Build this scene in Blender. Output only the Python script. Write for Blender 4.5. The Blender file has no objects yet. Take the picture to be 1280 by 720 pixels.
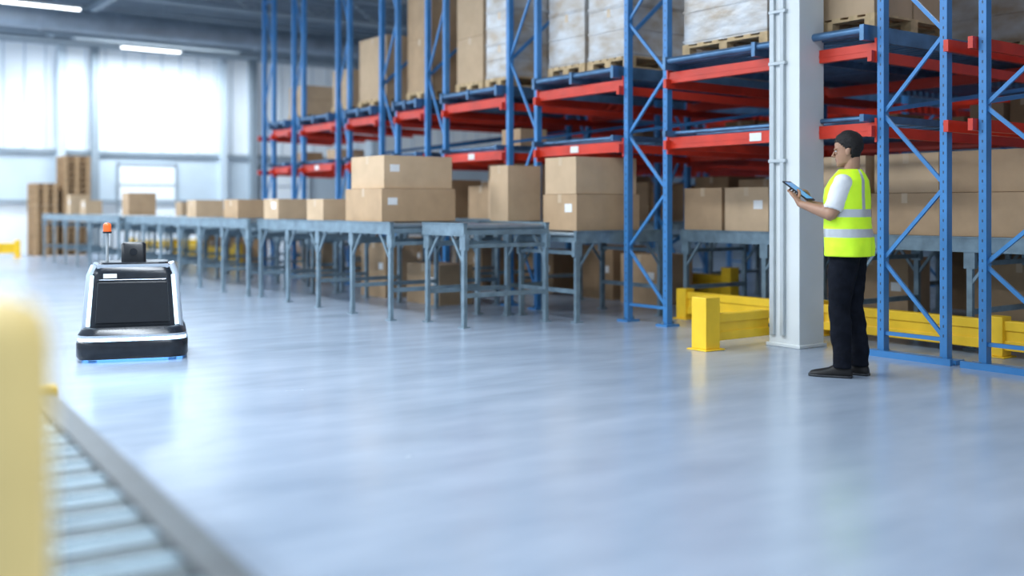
import bpy, bmesh, math, random
from mathutils import Vector, Matrix, noise
random.seed(7)
R=random.Random(11)
CA,SA=0.8102,0.5862       # building axes relative to the camera heading
HEAD=-math.atan2(SA,CA)
def C(X,Z): return (CA*X+SA*Z, -SA*X+CA*Z)

# ------------------------------------------------------------- materials
def mat(name,col,rough=0.6,metal=0.0,var=0.0,scale=8.0,bump=0.0,bscale=40.0,emit=None,es=0.0,stretch=(1,1,1),col2=None,spec=0.5,coat=0):
    m=bpy.data.materials.new(name); m.use_nodes=True
    nt=m.node_tree; b=nt.nodes['Principled BSDF']
    b.inputs['Roughness'].default_value=rough; b.inputs['Metallic'].default_value=metal
    b.inputs['Specular IOR Level'].default_value=spec
    b.inputs['Coat Weight'].default_value=coat
    tc=nt.nodes.new('ShaderNodeTexCoord'); mp=nt.nodes.new('ShaderNodeMapping')
    mp.inputs['Scale'].default_value=stretch
    nt.links.new(tc.outputs['Object'],mp.inputs['Vector'])
    if var>0 or col2:
        n=nt.nodes.new('ShaderNodeTexNoise'); n.inputs['Scale'].default_value=scale; n.inputs['Detail'].default_value=5
        nt.links.new(mp.outputs['Vector'],n.inputs['Vector'])
        r=nt.nodes.new('ShaderNodeValToRGB')
        r.color_ramp.elements[0].position=0.32; r.color_ramp.elements[1].position=0.68
        a=col; c2=col2 if col2 else tuple(min(1,c*(1+var)) for c in col)
        c1=a if col2 else tuple(c*(1-var) for c in col)
        r.color_ramp.elements[0].color=(*c1,1); r.color_ramp.elements[1].color=(*c2,1)
        nt.links.new(n.outputs['Fac'],r.inputs['Fac']); nt.links.new(r.outputs['Color'],b.inputs['Base Color'])
    else: b.inputs['Base Color'].default_value=(*col,1)
    if bump>0:
        n2=nt.nodes.new('ShaderNodeTexNoise'); n2.inputs['Scale'].default_value=bscale; n2.inputs['Detail'].default_value=4
        nt.links.new(mp.outputs['Vector'],n2.inputs['Vector'])
        bp=nt.nodes.new('ShaderNodeBump'); bp.inputs['Strength'].default_value=bump; bp.inputs['Distance'].default_value=0.02
        nt.links.new(n2.outputs['Fac'],bp.inputs['Height']); nt.links.new(bp.outputs['Normal'],b.inputs['Normal'])
    if emit:
        b.inputs['Emission Color'].default_value=(*emit,1); b.inputs['Emission Strength'].default_value=es
    return m
M={}
M['blue']=mat('rack_blue',(0.05,0.215,0.49),0.4,0.1,0.12,3)
M['bluedeck']=mat('roller_blue_steel',(0.09,0.19,0.33),0.35,0.5,0.25,6)
M['red']=mat('beam_red',(0.62,0.035,0.013),0.4,0,0.15,4)
M['yellow']=mat('safety_yellow',(0.92,0.57,0.02),0.5,0,0.08,5)
M['steel']=mat('galvanised_steel',(0.19,0.265,0.315),0.42,0.4,0.2,10)
M['dsteel']=mat('painted_dark_steel',(0.045,0.058,0.066),0.45,0.3,0.2,10)
M['roller']=mat('roller_steel',(0.34,0.41,0.46),0.3,0.7,0.1,10)
M['droller']=mat('roller_dark',(0.08,0.10,0.11),0.4,0.5,0.1,10)
M['card']=mat('cardboard',(0.45,0.30,0.175),0.85,0,0.08,5,0.05,60)
M['card2']=mat('cardboard_light',(0.53,0.375,0.235),0.85,0,0.08,4,0.05,60)
M['card3']=mat('cardboard_dark',(0.36,0.225,0.12),0.85,0,0.1,4,0.05,60)
M['tape']=mat('packing_tape',(0.55,0.41,0.27),0.3,0,0.05,9)
M['label']=mat('paper_label',(0.76,0.76,0.75),0.6,0,0.04,20)
M['wrap']=mat('stretch_wrapped_carton',(0.42,0.33,0.24),0.25,0,0,3,0.35,7,col2=(0.60,0.62,0.64),stretch=(1,1,2))
M['wood']=mat('pallet_wood',(0.56,0.40,0.22),0.8,0,0.2,12,0.1,50)
M['woodd']=mat('pallet_wood_aged',(0.40,0.25,0.13),0.8,0,0.2,12,0.1,50)
M['col']=mat('column_paint',(0.70,0.73,0.73),0.45,0,0.03,3)
M['colg']=mat('conduit_grey',(0.48,0.52,0.54),0.4,0.2,0.05,6)
M['white']=mat('wall_panel_white_glow',(0.78,0.83,0.88),0.6,0,0.03,1.5,emit=(0.88,0.95,1.0),es=0.14)  # emission put into the panels so the wall looks brightly lit
M['wallgrey']=mat('wall_lower_panel_glow',(0.52,0.61,0.68),0.5,0,0.05,1.5,emit=(0.85,0.93,1),es=0.05)  # weak emission here too, brightness put into the wall colour
M['trim']=mat('girt_grey',(0.31,0.37,0.42),0.5,0.2,0.05,4)
M['darkwall']=mat('wall_dark_blue',(0.18,0.25,0.33),0.7,0,0.1,1)  # even dark grey-blue of the right wall
M['ceil']=mat('ceiling_deck',(0.24,0.29,0.34),0.6,0.2,0.1,2)
M['duct']=mat('duct_galvanised',(0.38,0.43,0.48),0.35,0.5,0.12,3)
M['black']=mat('black_plastic',(0.010,0.012,0.016),0.35,0,0.1,10)
M['rblack']=mat('panel_black',(0.014,0.018,0.025),0.25,0.1,0.2,14)
M['rsilver']=mat('robot_shell_silver',(0.48,0.55,0.64),0.3,0.2,0.04,4)
M['glow']=mat('led_strip',(0.7,0.9,1),0.4,emit=(0.36,0.68,1.0),es=8)
M['glow3']=mat('led_under',(0.7,0.9,1),0.4,emit=(0.15,0.45,1.0),es=1.6)
M['glow2']=mat('led_edge_soft',(0.7,0.9,1),0.4,emit=(0.66,0.85,1.0),es=2.2)
M['orange']=mat('beacon_orange',(0.8,0.12,0.02),0.3,emit=(1,0.15,0.03),es=0.5)
M['skin']=mat('skin',(0.37,0.20,0.125),0.5,0,0.06,20)
M['hair']=mat('hair',(0.012,0.010,0.010),0.6,0,0.3,60,0.5,120,spec=.3)
M['shirt']=mat('white_cotton',(0.74,0.75,0.76),0.85,0,0.03,15,0.15,30)
M['vest']=mat('hi_vis_fabric',(0.60,0.92,0.02),0.7,0,0.06,14,0.2,25,emit=(0.55,0.9,0.02),es=0.12)
M['refl']=mat('reflective_tape',(0.56,0.59,0.61),0.3,0.4,0.04,30)
M['denim']=mat('black_trousers',(0.0065,0.008,0.013),0.9,0,0.3,12,0.3,25,spec=.12)
M['shoe']=mat('black_leather',(0.010,0.009,0.009),0.5,0,0.2,20,spec=.3)
M['eye']=mat('eye_white',(0.7,0.7,0.68),0.2)
M['lip']=mat('lip',(0.28,0.12,0.09),0.5)
M['screen']=mat('tablet_screen',(0.05,0.2,0.4),0.15,emit=(0.12,0.42,0.75),es=0.7)
M['tube']=mat('lamp_tube',(1,1,1),0.5,emit=(0.95,0.98,1),es=5)
M['cream']=mat('post_yellow',(0.95,0.70,0.27),0.5,0,0.05,5)

def floor_material():
    m=bpy.data.materials.new('epoxy_floor'); m.use_nodes=True; nt=m.node_tree; b=nt.nodes['Principled BSDF']
    tc=nt.nodes.new('ShaderNodeTexCoord')
    def noi(sc,st,det=6):
        mp=nt.nodes.new('ShaderNodeMapping'); mp.inputs['Scale'].default_value=st
        mp.inputs['Rotation'].default_value=(0,0,0.63)
        nt.links.new(tc.outputs['Object'],mp.inputs['Vector'])
        n=nt.nodes.new('ShaderNodeTexNoise'); n.inputs['Scale'].default_value=sc; n.inputs['Detail'].default_value=det
        nt.links.new(mp.outputs['Vector'],n.inputs['Vector']); return n
    n1=noi(0.5,(1,1,1),4); n2=noi(3.5,(0.35,1,1),5)
    mx=nt.nodes.new('ShaderNodeMath'); mx.operation='ADD'
    nt.links.new(n1.outputs['Fac'],mx.inputs[0]); nt.links.new(n2.outputs['Fac'],mx.inputs[1])
    r=nt.nodes.new('ShaderNodeValToRGB'); r.color_ramp.elements[0].position=0.36; r.color_ramp.elements[1].position=0.64
    dv=nt.nodes.new('ShaderNodeMath'); dv.operation='MULTIPLY'; dv.inputs[1].default_value=0.5
    nt.links.new(mx.outputs[0],dv.inputs[0]); nt.links.new(dv.outputs[0],r.inputs['Fac'])
    r.color_ramp.elements[0].color=(0.275,0.335,0.42,1); r.color_ramp.elements[1].color=(0.355,0.42,0.515,1)
    nt.links.new(r.outputs['Color'],b.inputs['Base Color'])
    r2=nt.nodes.new('ShaderNodeMapRange'); r2.inputs['To Min'].default_value=0.15; r2.inputs['To Max'].default_value=0.32
    nt.links.new(n2.outputs['Fac'],r2.inputs['Value']); nt.links.new(r2.outputs['Result'],b.inputs['Roughness'])
    b.inputs['Specular IOR Level'].default_value=0.8
    n3=noi(9,(1,1,1),2); bp=nt.nodes.new('ShaderNodeBump'); bp.inputs['Strength'].default_value=0.05; bp.inputs['Distance'].default_value=0.01
    nt.links.new(n3.outputs['Fac'],bp.inputs['Height']); nt.links.new(bp.outputs['Normal'],b.inputs['Normal'])
    return m
M['floor']=floor_material()

# ------------------------------------------------------------- mesh builder
class MB:
    def __init__(s): s.v=[];s.f=[];s.m=[];s.s=[];s.mats=[]
    def mi(s,k):
        if k not in s.mats: s.mats.append(k)
        return s.mats.index(k)
    def add(s,vs,fs,k,sm=False):
        o=len(s.v); s.v+= [tuple(p) for p in vs]; i=s.mi(k)
        for f in fs: s.f.append([o+a for a in f]); s.m.append(i); s.s.append(sm)
    def box(s,x0,x1,y0,y1,z0,z1,k):
        s.add([(x0,y0,z0),(x1,y0,z0),(x1,y1,z0),(x0,y1,z0),(x0,y0,z1),(x1,y0,z1),(x1,y1,z1),(x0,y1,z1)],
              [(0,3,2,1),(4,5,6,7),(0,1,5,4),(1,2,6,5),(2,3,7,6),(3,0,4,7)],k)
    def beam(s,p0,p1,w,h,k):
        p0=Vector(p0);p1=Vector(p1);d=(p1-p0).normalized()
        up=Vector((0,0,1)) if abs(d.z)<0.95 else Vector((1,0,0))
        a=d.cross(up).normalized()*w/2; b=a.cross(d).normalized()*h/2
        vs=[p0-a-b,p0+a-b,p0+a+b,p0-a+b,p1-a-b,p1+a-b,p1+a+b,p1-a+b]
        s.add(vs,[(0,1,2,3),(4,7,6,5),(0,4,5,1),(1,5,6,2),(2,6,7,3),(3,7,4,0)],k)
    def rings(s,rs,k,sm=True,cap=True):
        n=len(rs[0]); vs=[p for r in rs for p in r]; fs=[]
        for i in range(len(rs)-1):
            for j in range(n):
                a=i*n+j;b=i*n+(j+1)%n; fs.append((a,b,b+n,a+n))
        s.add(vs,fs,k,sm)
        if cap:
            s.add(rs[0],[tuple(range(n))[::-1]],k,False); s.add(rs[-1],[tuple(range(n))],k,False)
    def tube(s,path,rad,k,n=12,side=None,sm=True,round_end=False):
        P=[Vector(p) for p in path]; rs=[]
        rad=[(r,r) if not isinstance(r,tuple) else r for r in rad]
        if round_end:
            d=(P[-1]-P[-2]).normalized(); r=rad[-1]
            P+= [P[-1]+d*min(r)*0.6, P[-1]+d*min(r)*0.95]; rad+= [(r[0]*.75,r[1]*.75),(r[0]*.3,r[1]*.3)]
        for i,p in enumerate(P):
            d=(P[min(i+1,len(P)-1)]-P[max(i-1,0)]).normalized()
            ref=Vector(side) if side else (Vector((0,0,1)) if abs(d.z)<.9 else Vector((0,1,0)))
            a=(ref-d*ref.dot(d)).normalized(); b=d.cross(a)
            ra,rb=rad[i]
            rs.append([p+a*ra*math.cos(t)+b*rb*math.sin(t) for t in [2*math.pi*j/n for j in range(n)]])
        s.rings(rs,k,sm)
    def cyl(s,p0,p1,r,k,n=10,r1=None): s.tube([p0,p1],[r,r if r1 is None else r1],k,n)
    def ell(s,c,r,k,n=14,m=8,rot=None):
        rs=[]
        for i in range(1,m):
            ph=math.pi*i/m
            ring=[]
            for j in range(n):
                t=2*math.pi*j/n; p=Vector((r[0]*math.sin(ph)*math.cos(t),r[1]*math.sin(ph)*math.sin(t),-r[2]*math.cos(ph)))
                if rot: p=rot@p
                ring.append(p+Vector(c))
            rs.append(ring)
        s.rings(rs,k)
    def build(s,name,parent=None,bevel=0,loc=(0,0,0),rz=0,fix=True):
        me=bpy.data.meshes.new(name); me.from_pydata(s.v,[],s.f)
        for k in s.mats: me.materials.append(M[k])
        me.polygons.foreach_set('material_index',s.m); me.polygons.foreach_set('use_smooth',s.s)
        if fix:
            bm=bmesh.new(); bm.from_mesh(me)
            if fix=='weld': bmesh.ops.remove_doubles(bm,verts=bm.verts,dist=1e-5)
            bmesh.ops.recalc_face_normals(bm,faces=bm.faces); bm.to_mesh(me); bm.free()
        me.update()
        o=bpy.data.objects.new(name,me); bpy.context.scene.collection.objects.link(o)
        o.location=loc; o.rotation_euler=(0,0,rz)
        if parent: o.parent=parent
        if bevel:
            b=o.modifiers.new('bevel','BEVEL'); b.width=bevel; b.segments=2; b.limit_method='ANGLE'
        return o
def empty(name,loc=(0,0,0),rz=0):
    e=bpy.data.objects.new(name,None); e.empty_display_size=0.2
    bpy.context.scene.collection.objects.link(e); e.location=loc; e.rotation_euler=(0,0,rz); return e

# ------------------------------------------------------------- room shell
WV=29.0; WU=22.0; CH=5.75; U0=-9; V0=-3
b=MB(); b.box(U0,WU+.2,V0,WV+.2,-0.1,0,'floor'); b.build('floor')
b=MB(); b.box(U0,WU+.2,V0,WV+.2,CH,CH+.1,'ceil')
for i in range(int((WV-V0)/0.5)):
    b.box(U0,WU,V0+i*.5,V0+i*.5+.12,CH-.05,CH,'ceil')
b.build('ceiling')
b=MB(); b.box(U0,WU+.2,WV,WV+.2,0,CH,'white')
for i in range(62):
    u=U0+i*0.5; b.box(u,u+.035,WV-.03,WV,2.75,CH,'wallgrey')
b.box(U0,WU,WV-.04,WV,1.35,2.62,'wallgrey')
b.build('wall_back')
b=MB()
for z in (1.35,2.66,): b.box(U0,WU,WV-.14,WV-.02,z-.05,z+.05,'trim')
b.box(U0,WU,WV-.3,WV-.02,CH-.32,CH-.06,'trim')
for u in (-3.2,1.6,6.35,7.2,10.7,11.6,15.5): b.box(u-.09,u+.09,WV-.28,WV-.02,0,CH-.32,'trim' if u in(7.2,11.6) else 'wallgrey')
b.build('trim_1')
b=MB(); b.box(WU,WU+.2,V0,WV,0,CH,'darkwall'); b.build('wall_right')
for i,u in enumerate((3.4,8.6,12.6)):
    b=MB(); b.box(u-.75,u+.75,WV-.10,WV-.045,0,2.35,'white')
    for z in (.6,1.2,1.8): b.box(u-.75,u+.75,WV-.12,WV-.1,z,z+.03,'trim')
    b.box(u-.8,u-.75,WV-.13,WV-.045,0,2.4,'trim'); b.box(u+.75,u+.8,WV-.13,WV-.045,0,2.4,'trim'); b.box(u-.8,u+.8,WV-.13,WV-.045,2.35,2.4,'trim')
    b.build('door_%d'%(i+1))

# roof structure, ducts
b=MB()
for v in (19.5,24.5):
    b.beam((U0,v,5.55),(WU,v,5.55),.12,.1,'trim'); b.beam((U0,v,5.05),(WU,v,5.05),.1,.08,'trim')
    u=U0
    while u<WU-1:
        b.beam((u,v,5.05),(u+.7,v,5.55),.05,.05,'trim'); b.beam((u+.7,v,5.55),(u+1.4,v,5.05),.05,.05,'trim'); u+=1.4
for u in (-6,-2,2,6): b.beam((u,V0,5.62),(u,WV-.3,5.62),.1,.16,'trim')
b.build('roof_truss')
b=MB(); b.tube([(U0,22.3,4.98),(14,22.3,4.98)],[.23,.23],'duct',20)
for i in range(16): b.tube([(U0+i*1.5,22.3,4.98),(U0+i*1.5+.06,22.3,4.98)],[.25,.25],'duct',20)
for i in range(8): b.cyl((U0+1+i*3,22.3,5.2),(U0+1+i*3,22.3,5.7),.015,'trim',6)
b.build('ventilation_duct')
b=MB()
for (v,z) in ((17.5,5.25),(17.8,5.25),(26.5,5.2)): b.cyl((U0,v,z),(14,v,z),.05,'colg',10)
for i in range(7): b.box(U0+2+i*3.2,U0+2.03+i*3.2,17.4,17.9,5.18,5.7,'trim')
b.build('ceiling_pipe')

LS=1.62
def lamp(u,v,z,lu,lv,pw,col=(0.85,0.93,1)):
    b=MB(); b.box(u-lu/2-.05,u+lu/2+.05,v-lv/2-.05,v+lv/2+.05,z+.01,z+.09,'colg')
    for sx in (-1,1):
        for sy in (-1,1): b.box(u+sx*lu*.4-.01,u+sx*lu*.4+.01,v+sy*lv*.4-.01,v+sy*lv*.4+.01,z+.09,CH,'colg')
    o=b.build('ceiling_light')
    l=bpy.data.lights.new('lamp','AREA'); l.shape='RECTANGLE'; l.size=lu; l.size_y=lv; l.energy=pw*LS; l.color=col
    ob=bpy.data.objects.new('lamp',l); bpy.context.scene.collection.objects.link(ob); ob.location=(u,v,z); ob.parent=o
for v,p,q in ((1.0,130,60),(7.0,285,240),(13.0,310,320),(19,300,290),(25.8,340,340)):
    lamp(2.0,v,5.3,.9,4.5,p); lamp(-4.5,v,5.3,.9,4.5,q)
lamp(8.3,27,5.3,4,.7,260)  # extra lamp added close to the back wall to brighten it
lamp(11.25,6.5,5.3,.7,7,95); lamp(11.25,15,5.3,.7,6,90); lamp(17,10,5.3,.7,8,45)
for (u,v) in ((-1.5,20.6),(4.2,20.6),(1.2,24.9),(7.5,24.9)):
    b=MB(); b.box(u-.7,u+.7,v-.06,v+.06,4.93,4.98,'colg'); b.box(u-.68,u+.68,v-.045,v+.045,4.90,4.93,'tube')
    for s in (-.5,.5): b.cyl((u+s,v,4.98),(u+s,v,CH),.01,'trim',6)
    b.build('strip_light')

# ------------------------------------------------------------- racking
rack=empty('pallet_rack')
FR=[(3.55,4.27),(4.59,5.15),(7.66,8.25),(9.84,10.41),(11.88,12.35),(13.18,13.66),(14.7,15.1),(16.4,16.8),(17.66,18.1)]
LU=[7.5,10.0,12.5,15.0]
L1=1.86; L2=2.72
def frame_mesh(b,u,v0,v1,H,pitch):
    for v in (v0,v1):
        b.box(u-.036,u-.030,v-.030,v+.030,0.02,H,'blue')
        b.box(u+.030,u+.036,v-.030,v+.030,0.02,H,'blue')
        b.box(u-.030,u+.030,v-.030,v-.024,0.02,H,'blue')
        b.box(u-.030,u-.010,v+.024,v+.030,0.02,H,'blue'); b.box(u+.01,u+.030,v+.024,v+.030,0.02,H,'blue')
        b.box(u-.09,u+.09,v-.08,v+.08,0,0.02,'blue')
        for sx in (-.07,.07): b.cyl((u+sx,v,.02),(u+sx,v,.05),.012,'steel',6)
        if u<8 and v<9:
            z=.2
            while z<3.6:
                b.box(u-.0375,u-.0355,v-.004,v+.004,z,z+.022,'dsteel'); z+=.075
    z=.18; k=0
    b.beam((u,v0,z),(u,v1,z),.03,.03,'blue')
    while z<H-pitch-.05:
        a,c=(v0,v1) if k%2==0 else (v1,v0)
        b.beam((u,a,z),(u,c,z+pitch),.022,.03,'blue'); z+=pitch; k+=1
    b.beam((u,v0,z),(u,v1,z),.03,.03,'blue')
for li,u in enumerate(LU):
    for fi,(v0,v1) in enumerate(FR):
        if li>=1 and fi>=6: continue
        b=MB(); frame_mesh(b,u,v0,v1,5.6,.6 if fi<3 else .95); b.build('upright_frame',rack)
b=MB()
for (v0,v1) in FR[:2]: b.box(7.44,7.56,v0-.12,v1+.12,0,.035,'blue'); b.box(7.36,7.40,v0-.12,v1+.12,0,.05,'blue')
b.build('sole_plate',rack)
b=MB()
for li,u in enumerate(LU):
    for i in range(-1,len(FR)-1):
        if li>=1 and i>=5: continue
        va=FR[i][1]+.03 if i>=0 else 0.5; vb=FR[i+1][0]-.03
        if vb-va<.3: continue
        for z in (L1,L2-.20):
            b.box(u-.03,u+.03,va,vb,z-.055,z+.055,'red')
            b.box(u-.034,u-.03,va,vb,z-.012,z+.012,'red')
            for vv in (va,vb-.02): b.box(u-.045,u+.04,vv,vv+.02,z-.11,z+.09,'red')
            if z==L1 and vb-va>1 and li==0: b.box(u-.037,u-.034,(va+vb)/2,(va+vb)/2+.14,z-.035,z+.04,'label')
for i,(v0,v1) in enumerate(FR):
    for v in (v0-.06,v1+.06):
        ue=15.1 if i<6 else 8.9
        b.beam((7.4,v,L1-.02),(ue,v,L1-.06),.04,.09,'red')
        b.beam((7.4,v,L2-.26),(ue,v,L2-.30),.04,.09,'red')
b.build('rack_beams',rack)
b=MB()
for i in range(-1,len(FR)-1):
    va=FR[i][1]+.1 if i>=0 else 0.5; vb=FR[i+1][0]-.1
    if vb-va<.3: continue
    ue=15.1 if i<5 else 8.9
    for v in (va,(va+vb)/2,vb): b.box(7.35,ue,v-.02,v+.02,L2-.13,L2,'bluedeck')
    u=7.4
    while u<ue-.1:
        b.cyl((u,va,L2-.04),(u,vb,L2-.04),.035,'bluedeck',7); u+=.13
    for v in (va,vb): b.box(7.35,min(ue,12.5),v-.02,v+.02,L1+.06,L1+.12,'bluedeck')
    u=7.5
    while u<min(ue,12.5):
        b.cyl((u,va,L1+.1),(u,vb,L1+.1),.022,'bluedeck',6); u+=.3
b.build('roller_lanes',rack)
b=MB()
for i,(v0,v1) in enumerate(FR[:6]):
    for a in range(3):
        if a>0: b.beam((LU[a],v1,.6),(LU[a+1],v1,L1-.2),.03,.04,'blue')
        b.beam((LU[a],v1,L1+.15),(LU[a+1],v1,L2-.35),.025,.035,'blue')
        b.beam((LU[a],v1,L2+.3),(LU[a+1],v1,5.2),.03,.04,'blue')
b.build('cross_brace',rack)

# ------------------------------------------------------------- boxes
def carton(b,x0,x1,y0,y1,z0,z1,k='card',label=False,axis='x'):
    g=.004
    b.box(x0+g,x1-g,y0+g,y1-g,z0,z1-g,k)
    zc=z1-g
    ym=(y0+y1)/2; b.box(x0+g-.001,x1-g+.001,ym-.03,ym+.03,zc,zc+.0015,'tape')
    b.box(x0+g-.0015,x0+g,ym-.03,ym+.03,zc-.09,zc+.001,'tape')
    b.box(x0+g,x1-g,ym-.002,ym+.002,zc,zc+.002,'card3')
    if label:
        if label!=2: b.box(x0+g-.002,x0+g,y0+.08,y0+.2,z0+(z1-z0)*.5,z0+(z1-z0)*.5+.09,'label')
        else: b.box(x0+.08,x0+.2,y0+g-.002,y0+g,z0+(z1-z0)*.5,z0+(z1-z0)*.5+.08,'label')
def cbox(x0,x1,y0,y1,z0,z1,k='card',label=False,axis='x',rz=0,name='cardboard_box'):
    b=MB(); cx,cy=(x0+x1)/2,(y0+y1)/2
    carton(b,x0-cx,x1-cx,y0-cy,y1-cy,0,z1-z0,k,label,axis)
    return b.build(name,None,.006,(cx,cy,z0),rz)
def pallet(b,x0,x1,y0,y1,z,k='wood'):
    for i in range(6):
        y=y0+(y1-y0-.09)*i/5; b.box(x0,x1,y,y+.09,z+.115,z+.135,k)
    for i in range(3):
        y=y0+(y1-y0-.1)*i/2
        for j in range(3):
            x=x0+(x1-x0-.1)*j/2; b.box(x,x+.1,y,y+.1,z+.02,z+.095,k)
        b.box(x0,x1,y,y+.1,z,z+.02,k)
    for j in range(3):
        x=x0+(x1-x0-.1)*j/2; b.box(x,x+.1,y0,y1,z+.095,z+.115,k)
    return z+.135
def load(x0,x1,y0,y1,z,h,k,rows,name='pallet_load',nx=2,ny=1):
    b=MB(); zz=pallet(b,x0,x1,y0,y1,z); hh=h/rows
    for r in range(rows):
        for i in range(nx):
            for j in range(ny):
                a0=x0+(x1-x0)*i/nx; a1=x0+(x1-x0)*(i+1)/nx; c0=y0+(y1-y0)*j/ny; c1=y0+(y1-y0)*(j+1)/ny
                carton(b,a0+.01,a1-.01,c0+.01,c1-.01,zz+r*hh,zz+(r+1)*hh,k,False,'x')
    if k=='wrap':
        for r in range(rows*2): b.box(x0+.004,x1-.004,y0+.004,y1-.004,zz+r*hh/2+.02,zz+r*hh/2+.04,'wrap')
    return b.build(name,None,.006)
TOP=L2
loads=[(5.3,6.25,1.15,'card2',1),(6.45,7.55,1.2,'wrap',2),(8.35,9.05,1.1,'wrap',2),(9.1,9.78,1.2,'wrap',2),
 (10.5,11.1,1.25,'wrap',3),(11.15,11.8,1.2,'card2',2),(12.42,13.12,1.5,'card',2),(13.72,14.62,.95,'card2',1)]
for (a,c,h,k,n) in loads:
    load(7.6,8.75,a,c,TOP,h,k,n,nx=2)
    load(10.1,11.2,a,c,TOP,h*R.uniform(.85,1.05),R.choice(['wrap','card2','wrap']),2,nx=2)
for (a,c) in ((2.2,3.4),(0.8,1.95)): load(7.6,8.75,a,c,TOP,1.1,'card2',2)
for (a,c,h) in ((15.2,15.75,.6),(16.9,17.5,.5)):
    load(7.7,8.5,a,c,TOP,h,'card2',2,nx=1)
for li,u in enumerate((7.75,10.2,11.4,12.8)):
    for i in range(len(FR)-1):
        if li and i>=5: continue
        va=FR[i][1]+.12; vb=FR[i+1][0]-.12; v=va
        while v<vb-.35:
            w=R.uniform(.28,.5)
            if R.random()<(.3 if li==0 and i>2 else (.0 if li==0 else .6)) and v+w<vb:
                h=R.uniform(.18,.36); cbox(u,u+R.uniform(.35,.6),v,v+w,L1+.124,L1+.124+h,R.choice(['card','card2','card3']))
            v+=w+.06

# ------------------------------------------------------------- conveyors
def conveyor(u0,u1,v0,v1,h,legs=1.2,along='v',name='roller_conveyor',brace=True):
    b=MB()
    def T(a,c,z): return (c,a,z) if along=='v' else (a,c,z)
    A0,A1,C0,C1=(v0,v1,u0,u1) if along=='v' else (u0,u1,v0,v1)
    def bx(a0,a1,c0,c1,z0,z1,k):
        if along=='v': b.box(c0,c1,a0,a1,z0,z1,k)
        else: b.box(a0,a1,c0,c1,z0,z1,k)
    for c in (C0,C1-.04):
        bx(A0,A1,c,c+.04,h-.11,h+.005,'steel')
        bx(A0,A1,c-.008,c+.048,h-.12,h-.105,'steel'); bx(A0,A1,c-.008,c+.048,h,h+.012,'steel')
    n=int((A1-A0)/.11)
    for i in range(n):
        a=A0+.06+i*.11; b.cyl(T(a,C0+.04,h-.03),T(a,C1-.04,h-.03),.028,'roller',8)
    for a in (A0,A1-.04): bx(a,a+.04,C0+.04,C1-.04,h-.11,h-.06,'steel')
    m=max(1,round((A1-A0-.1)/legs))
    for i in range(m+1):
        a=A0+.03+(A1-A0-.1)*i/m
        for c in (C0+.005,C1-.045):
            bx(a-.025,a+.025,c,c+.04,0.012,h-.1,'steel'); bx(a-.05,a+.05,c-.02,c+.06,0,.012,'steel')
            bx(a-.05,a+.05,c-.004,c+.044,h-.26,h-.1,'steel')
        bx(a-.02,a+.02,C0+.04,C1-.04,.30,.345,'steel'); bx(a-.02,a+.02,C0+.04,C1-.04,h-.24,h-.2,'steel')
    if brace:
        for c in (C0+.02,C1-.02):
            for i in range(m):
                a=A0+.03+(A1-A0-.1)*i/m; a2=A0+.03+(A1-A0-.1)*(i+1)/m
                if i%2==0: b.beam(T(a,c,h-.40),T(a+.22,c,h-.12),.02,.025,'steel')
                b.beam(T(a2,c,h-.40),T(a2-.22,c,h-.12),.02,.025,'steel')
    return b.build(name)
conveyor(5.70,6.78,8.70,9.50,1.04,legs=.85)
conveyor(6.92,8.22,8.42,9.45,.95,along='u',legs=1.25)
conveyor(6.86,7.42,9.56,10.6,1.04,legs=1.0,brace=False)
conveyor(5.45,6.62,9.75,13.4,1.04,legs=.9)
conveyor(5.35,6.35,13.5,19.3,1.04,legs=.95)
conveyor(5.25,6.25,19.4,25.6,1.04,legs=1.0)
conveyor(6.75,7.25,13.5,25.0,.9,legs=1.1)
conveyor(7.75,8.75,10.5,18.5,1.04,legs=1.0)
conveyor(8.32,9.32,1.5,8.3,.95,legs=1.1)
conveyor(10.3,11.3,1.5,18,1.0,legs=1.4)

D=1.04+.013; D2=.95+.013
cbox(5.55,6.52,10.12,11.0,D,D+.37,'card',2,'x'); cbox(5.6,6.5,10.16,10.95,D+.37,D+.74,'card2',2)
cbox(6.90,7.38,9.62,9.98,D,D+.64,'card2',False)
cbox(7.82,8.35,10.75,11.35,D,D+.72,'card2',True,rz=.02)
cbox(8.0,8.6,11.5,12.1,D,D+.45,'card'); cbox(7.85,8.5,12.5,13.2,D,D+.55,'card3'); cbox(7.9,8.5,13.9,14.5,D,D+.5,'card')
cbox(6.99,7.9,8.5,9.08,D2,D2+.39,'card',True); cbox(7.0,7.87,8.52,9.06,D2+.39,D2+.79,'card2',False)
cbox(8.36,9.05,7.72,8.28,D2,D2+.46,'card',False); cbox(8.36,9.1,7.08,7.68,D2,D2+.46,'card2',True)
for (a,c) in ((5.95,6.7),(5.2,5.9),(4.4,5.15),(3.6,4.35),(2.8,3.55),(2.0,2.75)):
    cbox(8.4,9.15,a,c,D2,D2+.38,R.choice(['card','card2']),R.random()<.5); cbox(8.42,9.12,a+.02,c-.02,D2+.38,D2+.74,R.choice(['card','card2']))
for (v,dv,du,h) in ((11.5,.45,.5,.26),(12.85,.45,.42,.27),(14.25,.55,.55,.27),(16.0,.42,.45,.27),(19.6,.5,.5,.42),(24.0,.4,.4,.42),(22.8,.4,.35,.3)):
    cbox(5.5,5.5+du,v,v+dv,D,D+h,R.choice(['card','card2']),R.random()<.5,rz=R.uniform(-.05,.05))
for (u,v,w,h) in ((6.8,15.2,.4,.3),(6.8,18.2,.4,.25),(6.8,20.6,.4,.4)): cbox(u,u+w,v,v+w,.913,.913+h,'card2')
v=2.0
while v<17:
    w=R.uniform(.5,.9)
    h=R.uniform(.4,.75); cbox(10.4,11.15,v,v+w,1.013,1.013+h,R.choice(['card','card2','card3']),False); v+=w+R.uniform(.03,.2)
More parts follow.
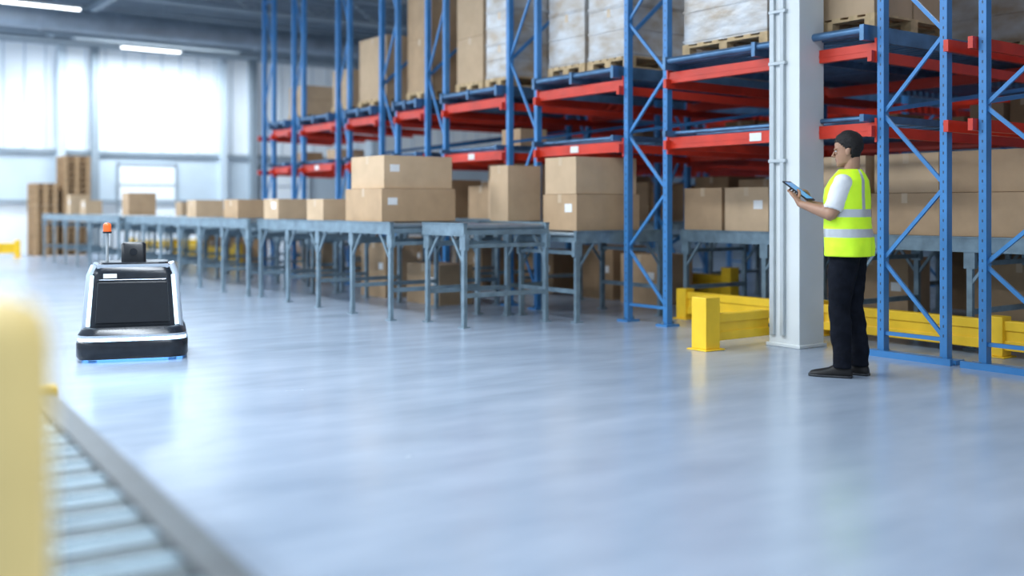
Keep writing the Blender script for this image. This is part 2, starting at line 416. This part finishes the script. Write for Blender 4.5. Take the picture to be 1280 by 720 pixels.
for (u,v,w,d,h) in ((8.95,9.3,.6,.7,.62),(9.0,10.2,.6,.8,.7),(8.95,11.4,.6,.7,.6),(8.9,13.1,.7,.8,.72),(9.0,15,.6,.8,.7),(9.0,17,.6,.8,.8),(8.6,18.9,.6,.7,.9),(7.6,19.6,.6,.7,.8),(7.6,21,.6,.7,.85),
                    (11.5,6,.8,1.0,.8),(11.5,8,.8,1.0,.8),(11.5,4,.8,1,.8),(9.45,6.2,.4,.9,.7),(9.45,4.6,.4,.9,.7),(6.75,12.2,.5,.7,.75),(6.75,10.85,.5,.8,.5),(7.3,15.3,.4,.8,.7)):
    cbox(u,u+w,v,v+d,0,h,R.choice(['card','card3']),True)

def pstack(u,v,n,w=.32):
    b=MB(); z=0
    for i in range(n): z=pallet(b,u-w,u+w,v-.4,v+.4,z,'woodd')+.003
    b.build('pallet_stack')
pstack(6.45,27.9,18); pstack(5.72,27.9,13,.27)

# ------------------------------------------------------------- guard rails
def rail(p0,p1,z0=.1,z1=.32,posts=2,ph=.42,pw=.16,name='guard_rail'):
    b=MB(); p0=Vector((*p0,0));p1=Vector((*p1,0)); d=(p1-p0)
    zc=(z0+z1)/2;h=z1-z0
    b.beam(p0+Vector((0,0,zc)),p1+Vector((0,0,zc)),.06,h*.45,'yellow')
    for sg in (-1,1): b.beam(p0+Vector((0,0,zc+sg*h*.33)),p1+Vector((0,0,zc+sg*h*.33)),.09,h*.33,'yellow')
    for i in range(posts):
        q=p0+d*(i/max(1,posts-1)) if posts>1 else p0
        b.box(q.x-pw/2,q.x+pw/2,q.y-pw/2,q.y+pw/2,.012,ph,'yellow')
        b.box(q.x-pw/2-.03,q.x+pw/2+.03,q.y-pw/2-.03,q.y+pw/2+.03,0,.012,'yellow')
    return b.build(name,None,.008)
rail((6.53,6.21),(7.3,6.21),.07,.30,1,.45,.17)
rail((8.15,8.05),(8.15,1.0),.06,.30,5,.33,.14)
rail((3.4,27.1),(5.0,27.1),.1,.35,2,.42,.12); rail((7.7,27.1),(9.4,27.1),.1,.35,2,.42,.12)
rail((9.9,9.0),(9.9,14.0),.1,.35,4,.45,.16)
rail((7.45,19.3),(7.45,23),.1,.4,3,.5,.14)

# ------------------------------------------------------------- column
b=MB(); cu,cv=7.37,5.93; w=.165
b.box(cu-w,cu+w,cv-w,cv+w,.0,CH,'col')
b.box(cu-w-.02,cu+w+.02,cv-w-.02,cv+w+.02,0,.03,'col')
b.box(cu-w-.035,cu-w,cv-.02,cv+.02,.1,CH,'colg'); b.box(cu-w-.03,cu-w,cv+.09,cv+.14,.1,CH,'colg')
for z in (1.6,2.45,2.9): b.box(cu-w-.038,cu-w,cv-.04,cv+.145,z,z+.03,'colg')
b.build('building_column',None,.006)

# ------------------------------------------------------------- robot
def rr(w,d,r,z,cx=0,cy=0,n=5):
    pts=[]
    for (sx,sy,a0) in ((1,1,0),(-1,1,90),(-1,-1,180),(1,-1,270)):
        for i in range(n+1):
            a=math.radians(a0+90*i/n); pts.append((cx+sx*(w/2-r)+r*math.cos(a),cy+sy*(d/2-r)+r*math.sin(a),z))
    return pts
ru,rv=C(-3.12,8.58)
rob=empty('mobile_robot',(ru,rv,0),HEAD+math.radians(18.5))
b=MB()
b.rings([rr(.81,.84,.12,.022),rr(.84,.88,.14,.045),rr(.84,.88,.14,.15),rr(.82,.86,.14,.165)],'rblack')
b.rings([rr(.815,.855,.13,.165),rr(.815,.855,.13,.19)],'glow')
b.rings([rr(.825,.865,.14,.19),rr(.82,.86,.14,.21)],'rsilver')
b.rings([rr(.818,.858,.14,.211),rr(.77,.80,.14,.25),rr(.71,.74,.12,.265)],'rblack')
b.build('base',rob)
b=MB()
b.rings([rr(.76,.79,.1,.016),rr(.76,.79,.1,.022)],'glow3')
b.build('under_light',rob)
b=MB()
for sx in (-.3,.3):
    for sy in (-.28,.28): b.cyl((sx-.03,sy,.06),(sx+.03,sy,.06),.06,'black',14)
b.build('wheels',rob)
b=MB()
b.rings([rr(.69,.60,.07,.24),rr(.69,.60,.07,.30),rr(.635,.54,.07,.68),rr(.60,.51,.08,.73),rr(.54,.45,.08,.745)],'rblack')
b.build('cabinet',rob)
b=MB()
for s in (-1,1):
    for q in (-1,1):
        b.tube([(s*.350,q*.245,.24),(s*.342,q*.25,.32),(s*.315,q*.22,.67),(s*.285,q*.195,.74)],[(.036,.03)]*4,'rsilver',10,side=(1,0,0))
    b.tube([(s*.335,-.283,.27),(s*.330,-.282,.32),(s*.303,-.252,.67)],[(.015,.010)]*3,'glow2',8,side=(1,0,0))
b.beam((-.27,-.225,.74),(.27,-.225,.74),.05,.03,'rsilver')
b.build('pillars',rob)
b=MB()
yf=lambda z:-.305+ (z-.30)*.083
pts=[(-.28,.29),(.28,.29),(.262,.62),(-.262,.62)]
fr=[(x,yf(z)-.018,z) for x,z in pts]; bk=[(x,yf(z)+.01,z) for x,z in pts]
b.add(fr+bk,[(0,1,2,3),(0,4,5,1),(1,5,6,2),(2,6,7,3),(3,7,4,0)],'black')
b.add([(-.22,-.294,.65),(-.12,-.294,.65),(-.12,-.288,.685),(-.22,-.288,.685)],[(0,1,2,3)],'label')
b.add([(-.25,-.299,.635),(.25,-.299,.635),(.25,-.296,.640),(-.25,-.296,.640)],[(0,1,2,3)],'rsilver')
b.build('front_panel',rob,.01)
b=MB()
b.rings([rr(.55,.46,.08,.743),rr(.53,.44,.08,.77)],'rblack')
b.rings([rr(.19,.18,.03,.77),rr(.19,.18,.03,.91),rr(.16,.15,.03,.925)],'black')
b.cyl((0,-.095,.85),(0,-.1,.85),.03,'rblack',12)
b.cyl((-.205,.0,.77),(-.205,0,1.0),.012,'colg',8); b.cyl((-.205,0,1.0),(-.205,0,1.015),.035,'black',12)
b.cyl((-.205,0,1.015),(-.205,0,1.06),.032,'orange',14); b.ell((-.205,0,1.06),(.032,.032,.027),'orange')
b.build('sensor_mast',rob)

# ------------------------------------------------------------- near conveyor + bollard (camera left)
p0=Vector(C(-.43,1.98)); p1=Vector(C(-1.86,4.22)); d=(p1-p0); L=d.length
ang=math.atan2(d.y,d.x)-math.pi/2
b=MB(); h=.45; W=.62
b.box(-.05,0,0,L,h-.16,h,'dsteel'); b.box(-.085,.008,0,L,h,h+.01,'dsteel'); b.box(-W,-W+.05,0,L,h-.14,h,'dsteel')
b.box(-W+.05,-.05,0,L,h-.14,h-.12,'black')  # dark sheet added so the gaps between rollers look shaded
for i in range(int(L/.1)): b.cyl((-W+.05,.05+i*.1,h-.03),(-.05,.05+i*.1,h-.03),.03,'droller' if i%2 else 'steel',14)
for a in (.1,L/2,L-.1):
    for c in (-.045,-W+.005): b.box(c,c+.04,a-.025,a+.025,.012,h-.12,'dsteel'); b.box(c-.02,c+.06,a-.05,a+.05,0,.012,'dsteel')
    b.box(-W+.05,-.045,a-.02,a+.02,.15,.19,'dsteel')
b.box(-.09,.02,L,L+.06,h-.12,h+.04,'yellow')
b.build('roller_conveyor',None,.004,(p0.x,p0.y,0),ang)
bu,bv=C(-.725,1.42)
b=MB(); b.tube([(0,0,.01),(0,0,1.04),(0,0,1.08),(0,0,1.10)],[.09,.09,.075,.03],'cream',28); b.cyl((0,0,0),(0,0,.012),.13,'cream',24)
b.build('bollard',None,0,(bu,bv,0))

# ------------------------------------------------------------- worker
wa=math.radians(32)
fx,fz=-math.cos(wa),math.sin(wa)
fu,fv=C(fx,fz)
wu,wv=C(2.40,7.50)
WR=math.atan2(fv,fu)
wk=empty('warehouse_worker',(wu,wv,0),WR)
def remeshed(b,voxel,smooth=4):
    o=b.build('tmp')
    m=o.modifiers.new('r','REMESH'); m.mode='VOXEL'; m.voxel_size=voxel
    s=o.modifiers.new('s','SMOOTH'); s.iterations=smooth; s.factor=.5
    dg=bpy.context.evaluated_depsgraph_get(); dg.update()
    me=bpy.data.meshes.new_from_object(o.evaluated_get(dg)); bpy.data.objects.remove(o); return me
def link(me,name,parent,mats):
    me.materials.clear()
    for k in mats: me.materials.append(M[k])
    for p in me.polygons: p.use_smooth=True
    o=bpy.data.objects.new(name,me); bpy.context.scene.collection.objects.link(o); o.parent=parent; return o
def ering(cx,rx,ry,z,n=32,cy=0,p=2.3):
    r=[]
    for j in range(n):
        t=2*math.pi*j/n; c,s_=math.cos(t),math.sin(t)
        r.append((cx+rx*math.copysign(abs(c)**(2/p),c),cy+ry*math.copysign(abs(s_)**(2/p),s_),z))
    return r
b=MB()
tor=[(-.025,.10,.13,.84),(-.03,.12,.170,.90),(-.03,.118,.170,.97),(-.025,.108,.160,1.07),(-.02,.112,.165,1.17),(-.015,.122,.175,1.27),(-.02,.122,.180,1.34),(-.03,.108,.165,1.40),(-.035,.085,.125,1.44),(-.035,.065,.08,1.47),(-.03,.058,.06,1.49)]
b.rings([ering(*t) for t in tor],'shirt')
Sh={};El={};Wr={}
TC=Vector((.335,0,1.335)); TU=Vector((.8,0,.6)); TN=Vector((-.6,0,.8))
def TP(a,y,n): return TC+TU*a+Vector((0,y,0))+TN*n
for s in (1,-1):
    Sh[s]=Vector((-.03,.168*s,1.400)); El[s]=Vector((.035,.225*s,1.165)); Wr[s]=TP(-.10,.145*s,-.045)
    b.ell(Sh[s]+Vector((0,.0*s,-.012)),(.066,.062,.062),'shirt',20,12)
    b.tube([Sh[s]+Vector((0,0,0)),Sh[s].lerp(El[s],.2),Sh[s].lerp(El[s],.45),Sh[s].lerp(El[s],.72),Sh[s].lerp(El[s],.86)],[.058,.066,.066,.066,.068],'shirt',18,side=(1,0,0))
    b.tube([Sh[s].lerp(El[s],.5),Sh[s].lerp(El[s],.95),El[s]+Vector((.005,0,-.008)),El[s].lerp(Wr[s],.2),El[s].lerp(Wr[s],.6),Wr[s]],[.045,.045,.044,.047,.037,(.029,.026)],'skin',18,side=(0,1,0))
    b.ell(El[s],(.043,.043,.043),'skin',16,10)
    fxo=.03 if s>0 else -.045
    b.tube([(-.02,.075*s,.93),(-.02+fxo*.2,.088*s,.82),(-.01+fxo*.4,.092*s,.68),(.0+fxo*.6,.092*s,.50),(-.02+fxo*.8,.092*s,.36),(-.035+fxo,.092*s,.2),(-.035+fxo,.092*s,.07)],[.105,.107,.095,.077,.075,.067,.068],'denim',18,side=(1,0,0))
me=remeshed(b,.009,5)
o=link(me,'body',wk,['shirt','skin','denim'])
for p in me.polygons:
    c=p.center; k=0
    if c.z<.95: k=2
    else:
        for s in (1,-1):
            if c.y*s>.06 or c.x>.12:
                ax=(El[s]-Sh[s]); t=(c-Sh[s]).dot(ax)/ax.dot(ax)
                ds=(c-(Sh[s]+ax*min(1,max(0,t)))).length
                fa=(Wr[s]-El[s]); t2=(c-El[s]).dot(fa)/fa.dot(fa); df=(c-(El[s]+fa*min(1,max(0,t2)))).length
                if (t>.9 and ds<.075) or (t>.8 and ds<.054) or (t2>.26 and df<.07) or (t2>.06 and df<.054 and c.x>.06): k=1
                if c.x>.125 and t2>0 and df<.09: k=1
        if c.z>1.478 and abs(c.y)<.08: k=1
    p.material_index=k
for v in me.vertices:
    if v.co.z<.95:
        f=noise.noise(Vector((v.co.x*9,v.co.y*9,v.co.z*14)))*.010; v.co+=v.normal*f
    else:
        wgt=min(1,max(0,(abs(v.co.y)-.15)/.05))*min(1,max(0,(v.co.z-1.2)/.04))*min(1,max(0,(.1-v.co.x)/.04))
        f=noise.noise(Vector((v.co.x*14,v.co.y*14,v.co.z*20)))*.007*wgt; v.co+=v.normal*f
for s in (1,-1):
    b=MB(); fxo=.03 if s>0 else -.045; prof=[(-.095,.018,.05),(-.085,.034,.075),(-.05,.042,.10),(-.01,.043,.105),(.03,.043,.09),(.07,.046,.068),(.12,.05,.056),(.16,.046,.048),(.19,.032,.038),(.202,.012,.025)]
    for sole in (0,1):
        rs=[]
        for (x,hw,hh) in prof:
            ring=[]
            for j in range(14):
                t=math.pi*j/13
                if sole: z=.02*abs(math.sin(t))**.25; hw2=hw+.005
                else: hw2=hw; z=.008+(hh-.008)*abs(math.sin(t))**.75
                ring.append((x*(1.03 if sole else 1),hw2*math.cos(t),z))
            rs.append(ring)
        b.rings(rs,'black' if sole else 'shoe')
    o=b.build('shoe',wk); o.location=(-.01+fxo,.095*s,0); o.rotation_euler=(0,0,.12*s)
vr=[(-.03,.160,.214,.865),(-.03,.162,.214,.93),(-.028,.158,.206,1.0),(-.022,.152,.200,1.1),(-.018,.150,.198,1.2),(-.015,.152,.200,1.28),(-.018,.146,.194,1.345),(-.03,.128,.172,1.405),(-.036,.102,.132,1.447),(-.037,.082,.098,1.472),(-.037,.074,.082,1.482)]
b=MB(); N=64; fine=[]
for i in range(len(vr)-1):
    st=max(1,int((vr[i+1][3]-vr[i][3])/.01))
    for q in range(st):
        t=q/st; fine.append(tuple(vr[i][j]*(1-t)+vr[i+1][j]*t for j in range(4)))
fine.append(vr[-1])
rs=[]
for f in fine:
    ring=ering(*f,n=N); out=[]
    for j,p in enumerate(ring):
        q=Vector(p); d=Vector((q.x+.03,q.y,0)).normalized()
        a=math.atan2(d.y,d.x)
        w=.009*noise.noise(Vector((a*2.2,q.z*6,3)))+.007*math.sin(a*7+q.z*8)*max(0,(1.25-q.z)/.4)
        q=q+d*w
        if j in (62,63,1,2):       # front edges converge into a V
            z=q.z; ff=1-min(1,max(0,(z-1.05)/.23))*.93 if z<1.28 else .07+.93*min(1,(z-1.28)/.16)
            q.y*=ff
        out.append(tuple(q))
    rs.append(out)
for i in range(len(rs)-1):
    z=(rs[i][0][2]+rs[i+1][0][2])/2
    for j in range(N):
        a,b2,c,d=rs[i][j],rs[i][(j+1)%N],rs[i+1][(j+1)%N],rs[i+1][j]
        k='vest'
        if 1.0<z<1.055 or 1.145<z<1.20: k='refl'
        if z>=1.20 and j in (4,5,26,27,36,37,58,59): k='refl'
        if z>1.28 and j in (62,63,0,1): continue
        b.add([a,b2,c,d],[(0,1,2,3)],k,True)
o=b.build('hi_vis_vest',wk,fix='weld')
sd=o.modifiers.new('s','SOLIDIFY'); sd.thickness=.005; sd.offset=1
# head
hd=empty('head'); hd.parent=wk; hd.location=(-.035,0,1.515); hd.rotation_euler=(0,math.radians(7),math.radians(8))
HP=[(-.004,.066,-.0,.018),(0,.080,-.01,.03),(.02,.089,-.035,.047),(.05,.09,-.065,.058),(.08,.089,-.082,.066),(.11,.084,-.094,.071),(.135,.089,-.1,.074),(.165,.086,-.1,.074),(.19,.074,-.092,.067),(.212,.052,-.07,.052),(.227,.02,-.04,.03),(.232,.0,-.02,.012)]
def hring(z,xf,xb,w,g=0,n=32):
    cx=(xf+xb)/2; return ering(cx,(xf-xb)/2+g,w+g,z,n,0,2.1)
b=MB(); b.rings([hring(*h) for h in HP],'skin')
b.tube([(-.0,0,-.075),(-.012,0,-.02),(-.024,0,.04),(-.03,0,.09),(-.03,0,.13)],[(.056,.056),(.053,.055),(.053,.053),(.05,.048),(.03,.03)],'skin',18,side=(0,1,0))
b.tube([(.082,0,.122),(.098,0,.10),(.110,0,.083),(.096,0,.074)],[(.006,.007),(.009,.009),(.011,.014),(.007,.012)],'skin',10)
for s in (1,-1):
    b.ell((-.008,.076*s,.098),(.017,.009,.031),'skin',rot=Matrix.Rotation(-.25,3,'Y'))
    b.ell((.080,.033*s,.127),(.013,.024,.008),'skin'); b.ell((.077,.032*s,.100),(.011,.018,.006),'skin')
b.ell((.086,0,.054),(.010,.024,.006),'skin'); b.ell((.083,0,.041),(.010,.020,.007),'skin'); b.ell((.078,0,.012),(.014,.022,.014),'skin')
me=remeshed(b,.0035,3); ho=link(me,'face',hd,['skin','lip','hair'])
for p in me.polygons:
    c=p.center
    if c.x>.082 and abs(c.y)<.024 and .037<c.z<.06: p.material_index=1
b=MB()
for s in (1,-1):
    b.ell((.0765,.031*s,.112),(.0095,.012,.0055),'eye'); b.ell((.084,.031*s,.112),(.0035,.0048,.0048),'black')
    b.tube([(.090,.015*s,.130),(.091,.032*s,.133),(.081,.05*s,.128)],[(.003,.004)]*3,'hair',8)
b.build('eyes',hd)
b=MB(); n=48; rs=[]
zz=[.045+.19*i/26 for i in range(27)]
def hp(z):
    for a,c in zip(HP,HP[1:]):
        if a[0]<=z<=c[0]:
            t=(z-a[0])/(c[0]-a[0]); return tuple(a[j]*(1-t)+c[j]*t for j in range(4))
    return HP[-1]
for z in zz:
    q=hp(min(z,.231)); ring=[]
    base=hring(z,q[1],q[2],q[3],0,n)
    for p in base:
        v=Vector(p)
        back=min(1,max(0,(.07-v.x)/.12))
        g=.003+.011*back*(.45+.55*min(1,max(0,(z-.05)/.09)))+.008*max(0,(z-.17)/.05)
        g+=.005*noise.noise(v*50)
        nv=Vector((v.x,v.y,0)).normalized()*g
        v=v+nv; v.z+=.014*max(0,(z-.18)/.05)+.004*noise.noise(v*35)
        ring.append(v)
    rs.append(ring)
for i in range(len(rs)-1):
    for j in range(n):
        q=[rs[i][j],rs[i][(j+1)%n],rs[i+1][(j+1)%n],rs[i+1][j]]; c=sum(q,Vector())/4
        lim=-.028 if c.z<.12 else (.005+(c.z-.12)*.9 if c.z<.178 else 9)
        if c.x<lim: b.add(q,[(0,1,2,3)],'hair',True)
b.add(rs[-1],[tuple(range(n))],'hair',True)
o=b.build('hair',hd,fix='weld'); sd=o.modifiers.new('s','SOLIDIFY'); sd.thickness=.008; sd.offset=-1
# hands
for s in (1,-1):
    b=MB()
    b.tube([Wr[s]+(El[s]-Wr[s]).normalized()*.03, Wr[s], TP(-.055,.133*s,-.032), TP(-.012,.122*s,-.024), TP(.005,.112*s,-.022)],[(.026,.026),(.024,.028),(.016,.038),(.014,.040),(.010,.036)],'skin',16,side=tuple(TN))
    for i,(a,l) in enumerate(((.038,.95),(.016,1.08),(-.006,1.0),(-.028,.8))):
        k=[TP(a*.8-.005,.118*s,-.024),TP(a,.098*s,-.028),TP(a+.004,(.098-.034*l)*s,-.022),TP(a+.006,(.098-.058*l)*s,-.0145),TP(a+.006,(.098-.070*l)*s,-.0140)]
        b.tube(k,[.0095,.009,.0085,.0078,.0068],'skin',10,round_end=True)
    b.tube([TP(-.062,.128*s,-.02),TP(-.048,.112*s,.004),TP(-.028,.092*s,.0165),TP(-.008,.074*s,.0145)],[.013,.0115,.010,.0085],'skin',10,round_end=True)
    b.build('hand',wk)
b=MB()
tb=bpy.data.objects.new('tablet_computer',None); bpy.context.scene.collection.objects.link(tb)
def slab(b,a0,a1,y0,y1,n0,n1,k):
    vs=[(a,y,n) for n in (n0,n1) for (a,y) in ((a0,y0),(a1,y0),(a1,y1),(a0,y1))]
    b.add(vs,[(0,3,2,1),(4,5,6,7),(0,1,5,4),(1,2,6,5),(2,3,7,6),(3,0,4,7)],k)
slab(b,-.115,.115,-.095,.095,-.005,.0045,'black'); slab(b,-.10,.10,-.08,.08,.0045,.0052,'screen')
ob=b.build('tablet_body',tb,.002)
Mloc=Matrix(((TU.x,0,TN.x,TC.x),(0,1,0,0),(TU.z,0,TN.z,TC.z),(0,0,0,1)))
tb.matrix_world=Matrix.Translation((wu,wv,0))@Matrix.Rotation(WR,4,'Z')@Mloc

# ------------------------------------------------------------- world, camera
w=bpy.data.worlds.new('world'); bpy.context.scene.world=w; w.use_nodes=True
bg=w.node_tree.nodes['Background']; bg.inputs[0].default_value=(0.70,0.84,1.0,1); bg.inputs[1].default_value=0.8
cam=bpy.data.cameras.new('camera'); co=bpy.data.objects.new('camera',cam); bpy.context.scene.collection.objects.link(co)
co.location=(0,0,1.22); co.rotation_euler=(math.pi/2,0,HEAD)
cam.sensor_width=36; cam.lens=1300/1280*36; cam.shift_y=-102/1280
cam.dof.use_dof=True; cam.dof.focus_distance=7.9; cam.dof.aperture_fstop=.62
cam.clip_end=200
bpy.context.scene.camera=co
bpy.context.scene.view_settings.view_transform='Standard'
